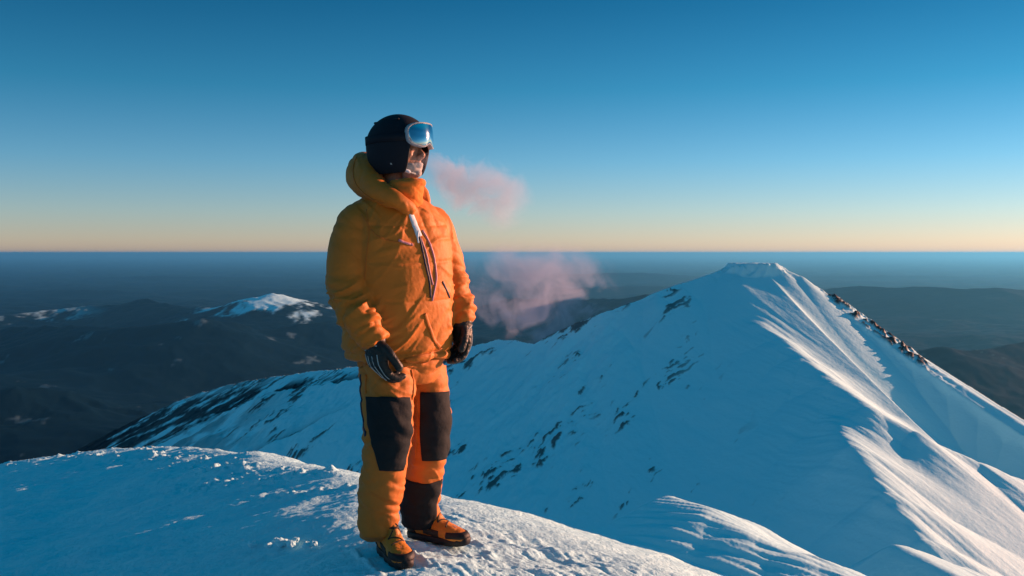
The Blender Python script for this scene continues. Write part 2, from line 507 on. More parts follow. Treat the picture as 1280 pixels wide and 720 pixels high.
def build_mound():
    az = az_list(.075, -46, 46, 1.5)
    r = np.concatenate([np.geomspace(.4, 3.2, 50)[:-1], np.geomspace(3.2, 15, 820)[:-1], np.geomspace(15, 70, 60)])
    X, Y, A, Rr = polar(az, r)
    h, d, sd = mound_height(X, Y)
    on = sstep(2.0, .3, d)
    big = fbm(X / 1.3, Y / 1.3, 3, 7) * .028
    sas = streaks(X, Y, R(25), .55, .13, 9, 4) * .016
    rough_w = sstep(-1.0, .1, X) * sstep(-.5, -.1, X * .9)  # lit, wind-roughened crust right of the boots
    right = sstep(-.75, -.1, X)
    crust = fbm(X / .085, Y / .05, 4, 13, .6)
    chunk = np.maximum(fbm(X / .11, Y / .11, 3, 15) - .12, 0)
    band = np.exp(-((sd + .45) / .55) ** 2)            # just this side of the crest
    h = h + (big + sas) * on
    h = h + right * (crust * .0032 + chunk * .010 + streaks(X, Y, R(-48), .38, .065, 16, 5) * .010) * on * sstep(.02, -.28, sd)
    lf = sstep(-.9, -2.5, X) * on
    ripple = streaks(X, Y, R(-20), .9, .35, 19, 4)
    h = h + lf * (ripple * .014 + np.maximum(fbm(X / .22, Y / .16, 4, 23, .6) - .35, 0) * .06 * np.exp(-((sd + .2) / .35) ** 2))
    h = h + on * fbm(X / .05, Y / .05, 3, 25, .6) * .0022
    lum = np.zeros(X.shape)
    for (lx, ly, a, s) in LUMPS:
        q = ((X - lx) / s) ** 2 + ((Y - ly) / (s * .7)) ** 2
        m = q < 12
        bump = a * np.exp(-q[m]) * (1 + .5 * fbm(X[m] / .05, Y[m] / .05, 3, 29))
        lum[m] = np.maximum(lum[m], bump)
    h = h + lum
    # trodden hollows round the boots
    for (bx, by, fx, fy) in BOOTS:
        u = (X - bx) * fx + (Y - by) * fy; v = -(X - bx) * fy + (Y - by) * fx
        q = np.maximum(np.abs(u) / .19, np.abs(v) / .085)
        h = h - .006 * sstep(1.25, 1.0, q) + .012 * np.exp(-((q - 1.3) / .16) ** 2) * (.5 + np.maximum(fbm(X / .04, Y / .04, 2, 31), 0))
    me = grid_mesh('snow_ground', X, Y, h)
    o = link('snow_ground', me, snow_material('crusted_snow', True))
    tag(o, kind='structure')
    return o


BOOTS = [(-.495, 4.12, math.sin(R(25)), -math.cos(R(25))), (-.335, 4.43, math.sin(R(60)), -math.cos(R(60)))]
ground = build_mound()

# --------------------------------------------------------------------- haze
def box_object(name, lo, hi):
    me = bpy.data.meshes.new(name)
    bm = bmesh.new(); bmesh.ops.create_cube(bm, size=1)
    for v in bm.verts:
        v.co = Vector([lo[i] if v.co[i] < 0 else hi[i] for i in range(3)])
    bm.to_mesh(me); bm.free()
    return me


HAZE = 1 / 54000.0
me = box_object('haze', (-330000, -2000, -1300), (330000, 310000, 60.0))
m = bpy.data.materials.new('haze_air'); m.use_nodes = True
nt = m.node_tree; nt.nodes.remove(nt.nodes['Principled BSDF'])
pv = nt.nodes.new('ShaderNodeVolumePrincipled')
pv.inputs['Color'].default_value = (.10, .48, .86, 1); pv.inputs['Density'].default_value = HAZE; pv.inputs['Anisotropy'].default_value = .45
nt.links.new(pv.outputs[0], nt.nodes['Material Output'].inputs['Volume'])
o = link('haze', me, m, smooth=False); tag(o, kind='stuff')

# =================================================================== person
def perlin3(p, seed=0):
    pi = np.floor(p).astype(np.int64); f = p - pi
    u = f * f * f * (f * (f * 6 - 15) + 10)
    out = 0
    for i in (0, 1):
        for j in (0, 1):
            for k in (0, 1):
                h = _P[(_P[(_P[(pi[:, 0] + i + seed * 71) & 4095] + pi[:, 1] + j) & 4095] + pi[:, 2] + k) & 4095]
                ph = _GA[h]; cz = ((h * 2654435761) % 4093) / 4093.0 * 2 - 1
                sz = np.sqrt(1 - cz * cz)
                d = np.cos(ph) * sz * (f[:, 0] - i) + np.sin(ph) * sz * (f[:, 1] - j) + cz * (f[:, 2] - k)
                wgt = (u[:, 0] if i else 1 - u[:, 0]) * (u[:, 1] if j else 1 - u[:, 1]) * (u[:, 2] if k else 1 - u[:, 2])
                out = out + wgt * d
    return out * 1.4


def aniso(p, axis, s_ax, s_perp, seed=0):
    a = np.array(axis, float); a /= np.linalg.norm(a)
    t = p @ a
    q = (p - t[:, None] * a) / s_perp + (t / s_ax)[:, None] * a
    return perlin3(q, seed)


def folds(p, axis, s_ax, s_perp, seed=0):
    """rounded cloth folds with sharp valleys, running across the axis"""
    wob = np.stack([perlin3(p / (s_perp * 1.3) + 3.1, seed + 5), perlin3(p / (s_perp * 1.3) - 7.7, seed + 6), perlin3(p / (s_perp * 1.3) + 11, seed + 7)], 1)
    q = p + wob * s_ax * .8
    n = np.abs(aniso(q, axis, s_ax, s_perp, seed))
    return np.minimum(n * 1.6, 1.0) ** .8 - .45


YAW = R(35)
FV = Vector((math.sin(YAW), -math.cos(YAW), 0))     # the way the body faces
LV = Vector((math.cos(YAW), math.sin(YAW), 0))      # towards his left
UP = Vector((0, 0, 1))


def crease(p, axis, s_ax, s_perp, seed=0):
    """a few long sharp pulls in taut cloth"""
    wob = np.stack([perlin3(p / (s_perp * .8) + 5.1, seed + 5), perlin3(p / (s_perp * .8) - 2.7, seed + 6), perlin3(p / (s_perp * .8) + 9, seed + 7)], 1)
    n = aniso(p + wob * s_ax * 1.2, axis, s_ax, s_perp, seed)
    m = np.clip(perlin3(p / (s_perp * .6) + 20, seed + 9) * 2 + .45, 0, 1)
    return np.maximum(0, 1 - np.abs(n) / .22) ** 1.5 * m


def rings_mesh(bm, rings, closed=True):
    vs_ = [[bm.verts.new(p) for p in r] for r in rings]
    n = len(rings[0])
    for a, b in zip(vs_[:-1], vs_[1:]):
        for i in range(n):
            bm.faces.new((a[i], a[(i + 1) % n], b[(i + 1) % n], b[i]))
    if closed:
        for r in (vs_[0], vs_[-1]):
            c = bm.verts.new(sum((v.co for v in r), Vector()) / n)
            for i in range(n): bm.faces.new((r[i], r[(i + 1) % n], c))


def cat_rom(P, sub):
    out = []
    n = len(P)
    for i in range(n - 1):
        p0, p1, p2, p3 = P[max(i - 1, 0)], P[i], P[i + 1], P[min(i + 2, n - 1)]
        for s in range(sub):
            t = s / sub
            out.append(tuple(.5 * ((2 * b) + (-a + c) * t + (2 * a - 5 * b + 4 * c - d) * t * t + (-a + 3 * b - 3 * c + d) * t ** 3) for a, b, c, d in zip(p0, p1, p2, p3)))
    out.append(tuple(P[-1]))
    return out


def limb(bm, pts, n=20, sub=6, flat=None, dome=1.0):
    """a tapering tube through (point, radius); flat = (direction, factor) squashes it"""
    P = cat_rom([(p[0], p[1], p[2], r) for p, r in pts], sub)
    rings = []
    ref = Vector((0.3, 1, .1)).normalized()
    for i, q in enumerate(P):
        a = Vector(P[max(i - 1, 0)][:3]); b = Vector(P[min(i + 1, len(P) - 1)][:3])
        t = (b - a).normalized()
        u = (ref - t * ref.dot(t)).normalized(); v = t.cross(u); ref = u
        r = max(q[3], .001); c = Vector(q[:3])
        ring = []
        for k in range(n):
            an = 2 * math.pi * k / n
            o_ = (u * math.cos(an) + v * math.sin(an)) * r
            if flat:
                o_ = o_ - flat[0] * o_.dot(flat[0]) * (1 - flat[1])
            ring.append(c + o_)
        rings.append(ring)
    # domed ends
    for e in (0, -1):
        c = Vector(P[e][:3]); nb = Vector(P[1 if e == 0 else -2][:3]); t = (c - nb).normalized(); r = P[e][3]
        base = rings[e]
        extra = [[c + (p - c) * s + t * r * h * dome for p in base] for s, h in ((.86, .42), (.55, .74), (.18, .88))]
        rings = (extra[::-1] + rings) if e == 0 else (rings + extra)
    rings_mesh(bm, rings)


def oval_stack(bm, sts, n=48, power=2.3, la=None, fa=None, sub=5):
    """horizontal superellipse sections: (centre, half width, half depth)"""
    la = la or LV; fa = fa or FV
    P = cat_rom([(c[0], c[1], c[2], w_, d_) for c, w_, d_ in sts], sub)
    rings = []
    for q in P:
        c = Vector(q[:3]); ring = []
        for k in range(n):
            an = 2 * math.pi * k / n
            ca, sa = math.cos(an), math.sin(an)
            x = math.copysign(abs(ca) ** (2 / power), ca); y = math.copysign(abs(sa) ** (2 / power), sa)
            ring.append(c + la * (x * q[3]) + fa * (y * q[4]))
        rings.append(ring)
    rings_mesh(bm, rings)


def bake(bm, mods):
    me = bpy.data.meshes.new('tmp'); bm.to_mesh(me); bm.free()
    o = bpy.data.objects.new('tmp', me); col.objects.link(o)
    for typ, kw in mods:
        md = o.modifiers.new(typ, typ)
        for k, v in kw.items(): setattr(md, k, v)
    dg = bpy.context.evaluated_depsgraph_get(); dg.update()
    out = bpy.data.meshes.new_from_object(o.evaluated_get(dg))
    bpy.data.objects.remove(o)
    return out


def melt(bm, voxel, smooth=6, fac=.5):
    bmesh.ops.recalc_face_normals(bm, faces=bm.faces)
    return bake(bm, [('REMESH', dict(mode='VOXEL', voxel_size=voxel)), ('SMOOTH', dict(iterations=smooth, factor=fac))])


def arrays(me):
    co = np.empty(len(me.vertices) * 3, np.float32); me.vertices.foreach_get('co', co)
    no = np.empty(len(me.vertices) * 3, np.float32); me.vertices.foreach_get('normal', no)
    return co.reshape(-1, 3).astype(float), no.reshape(-1, 3).astype(float)


def displace(me, fn):
    co, no = arrays(me)
    co = co + no * fn(co, no)[:, None]
    me.vertices.foreach_set('co', co.astype(np.float32).ravel()); me.update()


def bvh_of(me):
    return BVHTree.FromPolygons([v.co.copy() for v in me.vertices], [tuple(p.vertices) for p in me.polygons])


def smooth_normals_sheet(G):
    """vertex normals of a grid of points"""
    n, m = len(G), len(G[0]); out = []
    for i in range(n):
        row = []
        for j in range(m):
            a = G[min(i + 1, n - 1)][j] - G[max(i - 1, 0)][j]
            b = G[i][min(j + 1, m - 1)] - G[i][max(j - 1, 0)]
            row.append(a.cross(b).normalized())
        out.append(row)
    return out


def sheet(G, thick, outward, lift=.001):
    """turn a grid of surface points into a sewn-on panel with thickness"""
    bm = bmesh.new(); n, m = len(G), len(G[0])
    NN = smooth_normals_sheet(G)
    if NN[n // 2][m // 2].dot(outward) < 0: NN = [[-v for v in r] for r in NN]
    top, bot = [], []
    for i in range(n):
        tr, br = [], []
        for j in range(m):
            e = min(i, n - 1 - i, j, m - 1 - j)
            k = .45 if e == 0 else 1.0
            tr.append(bm.verts.new(G[i][j] + NN[i][j] * (lift + thick * k))); br.append(bm.verts.new(G[i][j] - NN[i][j] * .004))
        top.append(tr); bot.append(br)
    for i in range(n - 1):
        for j in range(m - 1):
            bm.faces.new((top[i][j], top[i + 1][j], top[i + 1][j + 1], top[i][j + 1]))
            bm.faces.new((bot[i][j], bot[i][j + 1], bot[i + 1][j + 1], bot[i + 1][j]))
    def wall(a, b):
        for (p, q), (r_, s) in zip(zip(a[:-1], a[1:]), zip(b[:-1], b[1:])): bm.faces.new((p, q, s, r_))
    wall(top[0], bot[0]); wall(top[-1], bot[-1])
    wall([r[0] for r in top], [r[0] for r in bot]); wall([r[-1] for r in top], [r[-1] for r in bot])
    bmesh.ops.recalc_face_normals(bm, faces=bm.faces)
    me = bpy.data.meshes.new('panel'); bm.to_mesh(me); bm.free()
    return me


def wrap(bvh, A, B, ang, n=28, m=24, thick=.0025, reach=.17):
    """panel wrapped round the bone A-B; ang(v) = (from, to) in degrees, 0 = towards the viewer, + = to the right"""
    G = []
    ax = (B - A).normalized()
    f0 = Vector((0, -1, 0)); f0 = (f0 - ax * f0.dot(ax)).normalized(); s0 = Vector((1, 0, 0)); s0 = (s0 - ax * s0.dot(ax) - f0 * s0.dot(f0)).normalized()
    for i in range(n):
        v = i / (n - 1); c = A.lerp(B, v); a0, a1 = ang(v); row = []
        for j in range(m):
            an = R(a0 + (a1 - a0) * j / (m - 1))
            d = f0 * math.cos(an) + s0 * math.sin(an)
            hit = bvh.ray_cast(c + d * reach, -d, reach)
            row.append(hit[0].copy() if hit[0] is not None else c + d * .07)
        G.append(row)
    for _ in range(2):     # ignore the deepest creases: stiff panels bridge them
        H = [r[:] for r in G]
        for i in range(1, n - 1):
            for j in range(1, m - 1):
                H[i][j] = (G[i][j] * 2 + G[i - 1][j] + G[i + 1][j] + G[i][j - 1] + G[i][j + 1]) / 6
        G = H
    return sheet(G, thick, f0, .004)


def on_surface(bvh, px, py):
    d = at(px, py, 1.0).normalized()
    h = bvh.ray_cast(Vector((0, 0, 0)), d)
    return (h[0], h[1]) if h[0] is not None and h[0].y < 6 else (None, None)


def ribbon(bvh, path, width, thick=.002, sub=8):
    """a tape sewn along a path on the garment"""
    P = cat_rom([(p[0], p[1], 0) for p in path], sub)
    pts = []
    for p in P:
        h, n = on_surface(bvh, p[0], p[1])
        if h is not None: pts.append((h, n))
    # even out the steps in depth
    C = [p[0] for p in pts]
    for _ in range(3):
        C = [C[0]] + [(C[i - 1] + C[i] * 2 + C[i + 1]) / 4 for i in range(1, len(C) - 1)] + [C[-1]]
    G = []
    for i, c in enumerate(C):
        t = (C[min(i + 1, len(C) - 1)] - C[max(i - 1, 0)]).normalized()
        n = pts[i][1]; n = (n - t * n.dot(t)).normalized(); s = t.cross(n)
        if s.x < 0: s = -s
        row = []
        for k in (-1, -.5, 0, .5, 1):
            q = c + s * (k * width / 2)
            near = bvh.find_nearest(q)
            row.append(near[0] + near[1] * .0008 if near[0] is not None and (near[0] - q).length < .02 else q)
        G.append(row)
    return sheet(G, thick, Vector((0, -1, 0)))


def cord_mesh(pts, r, n=8, sub=6):
    bm = bmesh.new(); limb(bm, [(p, r) for p in pts], n=n, sub=sub)
    me = bpy.data.meshes.new('cord'); bmesh.ops.recalc_face_normals(bm, faces=bm.faces); bm.to_mesh(me); bm.free()
    return me


def fabric(name, colr, rough=.7, weave=1.0, sheen=.04, var=.12):
    m, nt, b = new_mat(name)
    b.inputs['Roughness'].default_value = rough
    b.inputs['Sheen Weight'].default_value = sheen; b.inputs['Sheen Roughness'].default_value = .5
    b.inputs['Specular IOR Level'].default_value = .3
    tc = N(nt, 'ShaderNodeTexCoord')
    n = N(nt, 'ShaderNodeTexNoise', Scale=9.0, Detail=6.0); nt.links.new(tc.outputs['Object'], n.inputs['Vector'])
    mx = N(nt, 'ShaderNodeMixRGB'); nt.links.new(n.outputs['Fac'], mx.inputs['Fac'])
    mx.inputs[1].default_value = tuple(c * (1 - var) for c in colr) + (1,)
    mx.inputs[2].default_value = tuple(min(1, c * (1 + var)) for c in colr) + (1,)
    nt.links.new(mx.outputs['Color'], b.inputs['Base Color'])
    bumped(nt, b, [(38, 1.0 * weave, 5), (260, .25 * weave, 3)], .0022)
    return m


ORANGE = (.54, .152, .010)
M_jacket = fabric('orange_shell_fabric', ORANGE, .62)
M_trouser = fabric('orange_trouser_fabric', (.50, .146, .015), .66)
M_dark = fabric('black_reinforcement_fabric', (.006, .011, .014), .85, 1.4, .0)
M_seam = fabric('darker_orange_tape', (.50, .13, .010), .6, .4)
M_liner = fabric('pale_blue_lining', (.55, .66, .74), .7)
M_mauve = fabric('mauve_tape', (.52, .22, .26), .5, .3)
M_navy = fabric('navy_zip_tape', (.015, .02, .05), .5, .5)
M_white = fabric('frosted_white_fabric', (.36, .35, .34), .85, 1.4)
M_fleece = fabric('burnt_orange_fleece', (.62, .17, .02), .9, 1.5)
M_leather = fabric('black_glove_leather', (.014, .017, .016), .48, 1.6, 0)
M_frost = fabric('pale_glove_piping', (.36, .40, .40), .8, 1.0)
M_boot = fabric('tan_orange_boot_leather', (.50, .18, .022), .55, 1.6, 0, .35)
M_rubber = fabric('black_rubber', (.012, .012, .013), .6, 1.2, 0)
M_lace = fabric('dark_lace', (.03, .025, .02), .7, .5, 0)
m, nt, b = new_mat('dark_helmet_shell')
b.inputs['Base Color'].default_value = (.006, .009, .016, 1); b.inputs['Roughness'].default_value = .7; b.inputs['Specular IOR Level'].default_value = .2
bumped(nt, b, [(30, .4, 5), (300, .1, 2)], .003); M_helmet = m
m, nt, b = new_mat('blue_mirror_lens')
b.inputs['Base Color'].default_value = (.36, .46, .52, 1); b.inputs['Metallic'].default_value = 1; b.inputs['Roughness'].default_value = .07
bumped(nt, b, [(14, .25, 2)], .003); M_lens = m
m, nt, b = new_mat('frosted_goggle_frame')
b.inputs['Base Color'].default_value = (.26, .30, .34, 1); b.inputs['Roughness'].default_value = .55
bumped(nt, b, [(120, 1, 4)], .002); M_gframe = m
m, nt, b = new_mat('wind_tanned_skin')
b.inputs['Base Color'].default_value = (.33, .16, .10, 1); b.inputs['Roughness'].default_value = .5; b.inputs['Subsurface Weight'].default_value = .08
b.inputs['Subsurface Radius'].default_value = (.02, .008, .004)
bumped(nt, b, [(140, 1, 4)], .0015); M_skin = m

# ---- the thing itself: an Empty at his feet
gz = lambda x, y: float(mound_height(np.array([x]), np.array([y]))[0][0])
base_xy = (-.415, 4.27)
person = bpy.data.objects.new('person', None); col.objects.link(person)
person.location = (base_xy[0], base_xy[1], gz(*base_xy)); person.rotation_euler = (0, 0, YAW)
tag(person, 'person in orange jacket, dark helmet and goggles standing on snow, gazing right', 'person')
P_ = at

# ---- joints
SH_R, EL_R, WR_R = P_(438, 277, 4.17), P_(432, 362, 4.14), P_(468, 424, 4.08)
SH_L, EL_L, WR_L = P_(538, 275, 4.43), P_(566, 350, 4.47), P_(577, 402, 4.38)
HIP_R, KN_R, AN_R = P_(480, 462, 4.23), P_(484, 545, 4.15), P_(473, 668, 4.17)
HIP_L, KN_L, AN_L = P_(530, 458, 4.41), P_(535, 545, 4.36), P_(523, 648, 4.46)

# ---- head frame
HAZ = R(-22)
HF = Vector((math.cos(HAZ) * math.cos(R(4)), math.sin(HAZ) * math.cos(R(4)), math.sin(R(4))))
HL = Vector((-math.sin(HAZ), math.cos(HAZ), 0)).normalized()      # his left
HU = HF.cross(HL).normalized(); HU = HU if HU.z > 0 else -HU
HC = P_(498, 183, 4.29)


def hd(f, l, u):
    return HC + HF * f + HL * l + HU * u


def hf(f, l, u):      # the face sits a little lower than the shell
    return hd(f, l, u * 1.06 - .014)


# ---- gloves and hands: same skeleton, two thicknesses
def hand_bones(wrist, d, wv, inward, s=1.0, curl=(18, 38, 34)):
    """returns lists of (points, radius scale); inward = the side the palm faces"""
    d = d.normalized(); wv = (wv - d * wv.dot(d)).normalized(); inward = (inward - d * inward.dot(d) - wv * inward.dot(wv)).normalized()
    K = wrist + d * .088 * s
    chains = []
    for i, (off, ln, rr) in enumerate(((.036, .96, 1.0), (.012, 1.05, 1.03), (-.012, .98, 1.0), (-.034, .8, .9))):
        p = K + wv * off * s + d * (-.003 if i in (0, 2) else (0 if i == 1 else -.010)) * s
        a = R(8 + i * 4); pts = [(p - d * .035 * s, rr), (p, rr)]
        spread = wv * off * .6
        for L_, c in zip((.043, .029, .023), curl):
            a += R(c)
            p = p + (d * math.cos(a) + inward * math.sin(a) + spread).normalized() * L_ * ln * s
            pts.append((p, rr * (1 - .05 * len(pts))))
        chains.append(pts)
    t = wrist + d * .022 * s + wv * .026 * s + inward * .008
    thumb = [(t, 1.25)]
    for L_, v in ((.040, d * .72 + wv * .62 + inward * .30), (.032, d * .9 + wv * .28 + inward * .42), (.026, d * .95 + wv * .0 + inward * .5)):
        t = t + v.normalized() * L_ * s; thumb.append((t, 1.15 - .06 * len(thumb)))
    chains.append(thumb)
    return K, chains, d, wv, inward


HANDS = {'R': hand_bones(WR_R + Vector((.006, -.004, -.004)), Vector((.13, -.08, -1)), FV, LV, 1.22), 'L': hand_bones(WR_L, Vector((.03, -.02, -1)), FV, -LV, 1.14, (14, 30, 30))}


def hand_shape(bm, side, wrist, fr, palm_w, palm_t, cuff=None):
    K, chains, d, wv, inw = HANDS[side]
    for ch in chains:
        limb(bm, [(p, fr * r) for p, r in ch], n=12, sub=4)
    a = wrist
    sts = [(a - d * .01, palm_w * .66, palm_t * 1.1), (a + d * .02, palm_w * .82, palm_t * 1.15), (a + d * .055, palm_w, palm_t * 1.05), (K, palm_w * .97, palm_t * .85)]
    oval_stack(bm, sts, n=24, power=2.6, la=wv, fa=inw, sub=4)
    if cuff:
        e = cuff
        limb(bm, [(a - d * .055 + e, palm_w * .92), (a - d * .02 + e * .5, palm_w * .80), (a + d * .01, palm_w * .76)], n=20, sub=3)


# ---- body: one continuous surface under the clothes
bm = bmesh.new()
neck = P_(491, 236, 4.30)
oval_stack(bm, [(P_(502, 462, 4.31), .13, .10), (P_(500, 430, 4.31), .155, .105), (P_(500, 380, 4.31), .14, .10), (P_(498, 320, 4.31), .165, .115), (P_(494, 275, 4.31), .175, .105), (P_(491, 250, 4.31), .10, .075), (neck, .058, .06), (P_(495, 215, 4.30), .055, .058)], n=32, power=2.2)
for sh, el, wr in ((SH_R, EL_R, WR_R), (SH_L, EL_L, WR_L)):
    limb(bm, [(sh + (neck - sh) * .12, .042), (sh.lerp(el, .5), .045), (el, .040), (el.lerp(wr, .4), .040), (wr, .026)])
for hp, kn, an in ((HIP_R, KN_R, AN_R), (HIP_L, KN_L, AN_L)):
    limb(bm, [(hp, .088), (hp.lerp(kn, .5), .074), (kn, .056), (kn.lerp(an, .35), .054), (an, .036)])
for side, wr in (('R', WR_R), ('L', WR_L)): hand_shape(bm, side, wr, .0078, .034, .014)
for (bx, by, fx, fy) in BOOTS:
    g = Vector((fx, fy, 0)); c = Vector((bx, by, gz(bx, by) + .05))
    limb(bm, [(c - g * .075 + UP * .06, .034), (c - g * .07, .034), (c, .036), (c + g * .09 - UP * .012, .028)], sub=4)
# head: skull, jaw, brow, nose, lips, ears
oval_stack(bm, [(hf(-.005, 0, .105), .030, .040), (hf(-.008, 0, .085), .062, .080), (hf(-.008, 0, .045), .074, .096), (hf(-.004, 0, 0), .076, .097), (hf(.004, 0, -.035), .072, .088), (hf(.016, 0, -.070), .060, .074), (hf(.030, 0, -.100), .040, .052), (hf(.036, 0, -.116), .022, .034)], n=40, power=2.15, la=HL, fa=HF)
limb(bm, [(hf(.086, -.04, .016), .012), (hf(.093, 0, .014), .012), (hf(.086, .04, .016), .012)], n=12)
limb(bm, [(hf(.090, 0, .008), .009), (hf(.104, 0, -.018), .010), (hf(.113, 0, -.034), .013), (hf(.100, 0, -.044), .010)], n=12)
for s in (-1, 1):
    limb(bm, [(hf(.094, s * .010, -.040), .009), (hf(.100, s * .013, -.038), .007)], n=10, sub=2)
    limb(bm, [(hf(.070, s * .040, -.030), .020), (hf(.055, s * .052, -.050), .018)], n=12, sub=3)
    limb(bm, [(hf(0, s * .078, .012), .012), (hf(-.008, s * .084, -.005), .014), (hf(0, s * .079, -.030), .009)], n=10, sub=3)
    limb(bm, [(hf(.082, s * .031, -.006), .0125), (hf(.084, s * .031, -.007), .0125)], n=12, sub=2)
limb(bm, [(hf(.084, -.022, -.062), .006), (hf(.096, 0, -.060), .0075), (hf(.084, .022, -.062), .006)], n=10, sub=4)
limb(bm, [(hf(.082, -.018, -.072), .006), (hf(.093, 0, -.072), .008), (hf(.082, .018, -.072), .006)], n=10, sub=4)
limb(bm, [(hf(.070, 0, -.098), .020), (hf(.076, 0, -.102), .017)], n=12, sub=2)
me = melt(bm, .005, 3)
body_bvh = bvh_of(me)
body = link('body', me, M_skin, person)

# ---- trousers
bm = bmesh.new()
oval_stack(bm, [(P_(503, 476, 4.315), .135, .125), (P_(502, 455, 4.315), .185, .15), (P_(500, 425, 4.31), .195, .155), (P_(499, 400, 4.31), .18, .14)], n=40)
limb(bm, [(P_(484, 462, 4.235), .118), (P_(484, 500, 4.19), .112), (P_(485, 545, 4.145), .102), (P_(480, 585, 4.15), .093), (P_(474, 625, 4.17), .090), (P_(473, 650, 4.175), .086), (P_(473, 664, 4.17), .084), (P_(473, 671, 4.165), .080)], n=32, dome=.15)
limb(bm, [(P_(528, 460, 4.40), .112), (P_(533, 500, 4.38), .104), (P_(536, 545, 4.36), .094), (P_(531, 585, 4.39), .087), (P_(527, 620, 4.43), .086), (P_(525, 640, 4.45), .083), (P_(524, 655, 4.455), .080)], n=32, dome=.15)
me = melt(bm, .006, 5)
bonesT = [(HIP_R, KN_R), (KN_R, AN_R), (HIP_L, KN_L), (KN_L, AN_L)]


def bone_blend(co, bones):
    ds = []
    for a, b in bones:
        a_, b_ = np.array(a), np.array(b); d = b_ - a_; t = np.clip((co - a_) @ d / (d @ d), 0, 1)
        ds.append(np.linalg.norm(co - (a_ + t[:, None] * d), axis=1))
    return np.array(ds)


def trouser_disp(co, no):
    z = co[:, 2]
    ax = (.12, .05, 1)
    low = sstep(P_(0, 560, 4.3).z, P_(0, 660, 4.3).z, z)         # bunching above the boots
    kn = np.exp(-((z - KN_R.z) / .10) ** 2)
    hip = sstep(P_(0, 505, 4.3).z, P_(0, 460, 4.3).z, z)
    f = folds(co, ax, .055, .16, 3) * (.006 + .010 * low + .006 * kn)
    f += folds(co, (.7, -.2, .7), .07, .20, 8) * (.005 + .010 * hip)
    f += folds(co, (-.6, 0, .8), .06, .2, 12) * (.003 + .004 * hip)
    f += crease(co, (.6, -.1, .8), .06, .32, 16) * (.005 + .006 * hip) + crease(co, (-.3, 0, 1), .05, .25, 17) * .007 * (low + kn)
    f += perlin3(co / .014, 15) * .0006
    return f


displace(me, trouser_disp)
tr_bvh = bvh_of(me)
trousers = link('trousers', me, M_trouser, person)
A, B = P_(485, 496, 4.19), P_(482, 586, 4.15)
link('knee_patch', wrap(tr_bvh, A, B, lambda v: (-48 + 40 * v, 62), 34, 30, .003), M_dark, trousers)
A, B = P_(535, 488, 4.385), P_(534, 572, 4.37)
link('knee_patch', wrap(tr_bvh, A, B, lambda v: (-14 + 4 * v, 76), 34, 26, .003), M_dark, trousers)
A, B = P_(527, 593, 4.41), P_(526, 653, 4.45)
link('shin_patch', wrap(tr_bvh, A, B, lambda v: (-88, 66 - 10 * v), 28, 34, .003), M_dark, trousers)
A, B = P_(474, 640, 4.17), P_(473, 668, 4.17)
for path, wd, mt, nm in (([(451, 468), (451, 495), (453, 520), (457, 545)], .010, M_navy, 'side_zip'), ([(457, 468), (457, 480), (457, 492)], .010, M_seam, 'zip_flap'),
                         ([(521, 500), (521, 530), (520, 560), (519, 575)], .008, M_seam, 'seam_tape'), ([(514, 462), (517, 480), (515, 500)], .006, M_seam, 'fly_seam')):
    link(nm, ribbon(tr_bvh, path, wd, .0025), mt, trousers)

# ---- jacket
bm = bmesh.new()
oval_stack(bm, [(P_(497, 447, 4.305), .222, .178), (P_(497, 430, 4.305), .236, .186), (P_(499, 400, 4.305), .238, .188), (P_(499, 365, 4.305), .236, .186), (P_(497, 330, 4.305), .242, .188),
                (P_(495, 300, 4.305), .240, .182), (P_(492, 275, 4.305), .225, .165), (P_(491, 257, 4.305), .180, .135), (P_(491, 244, 4.305), .115, .105), (P_(492, 234, 4.305), .095, .095)], n=56, power=2.35)
limb(bm, [(P_(456, 270, 4.22), .078), (P_(446, 284, 4.19), .090), (P_(438, 308, 4.17), .090), (P_(433, 340, 4.15), .086), (P_(438, 374, 4.12), .082), (P_(452, 402, 4.08), .075), (P_(465, 420, 4.075), .062), (P_(470, 428, 4.072), .058)], n=28, dome=.2)
limb(bm, [(P_(526, 272, 4.41), .074), (P_(541, 284, 4.43), .084), (P_(550, 305, 4.45), .082), (P_(562, 340, 4.47), .076), (P_(568, 365, 4.44), .070), (P_(574, 388, 4.40), .062), (P_(577, 403, 4.385), .056)], n=28, dome=.2)
me = melt(bm, .006, 7)


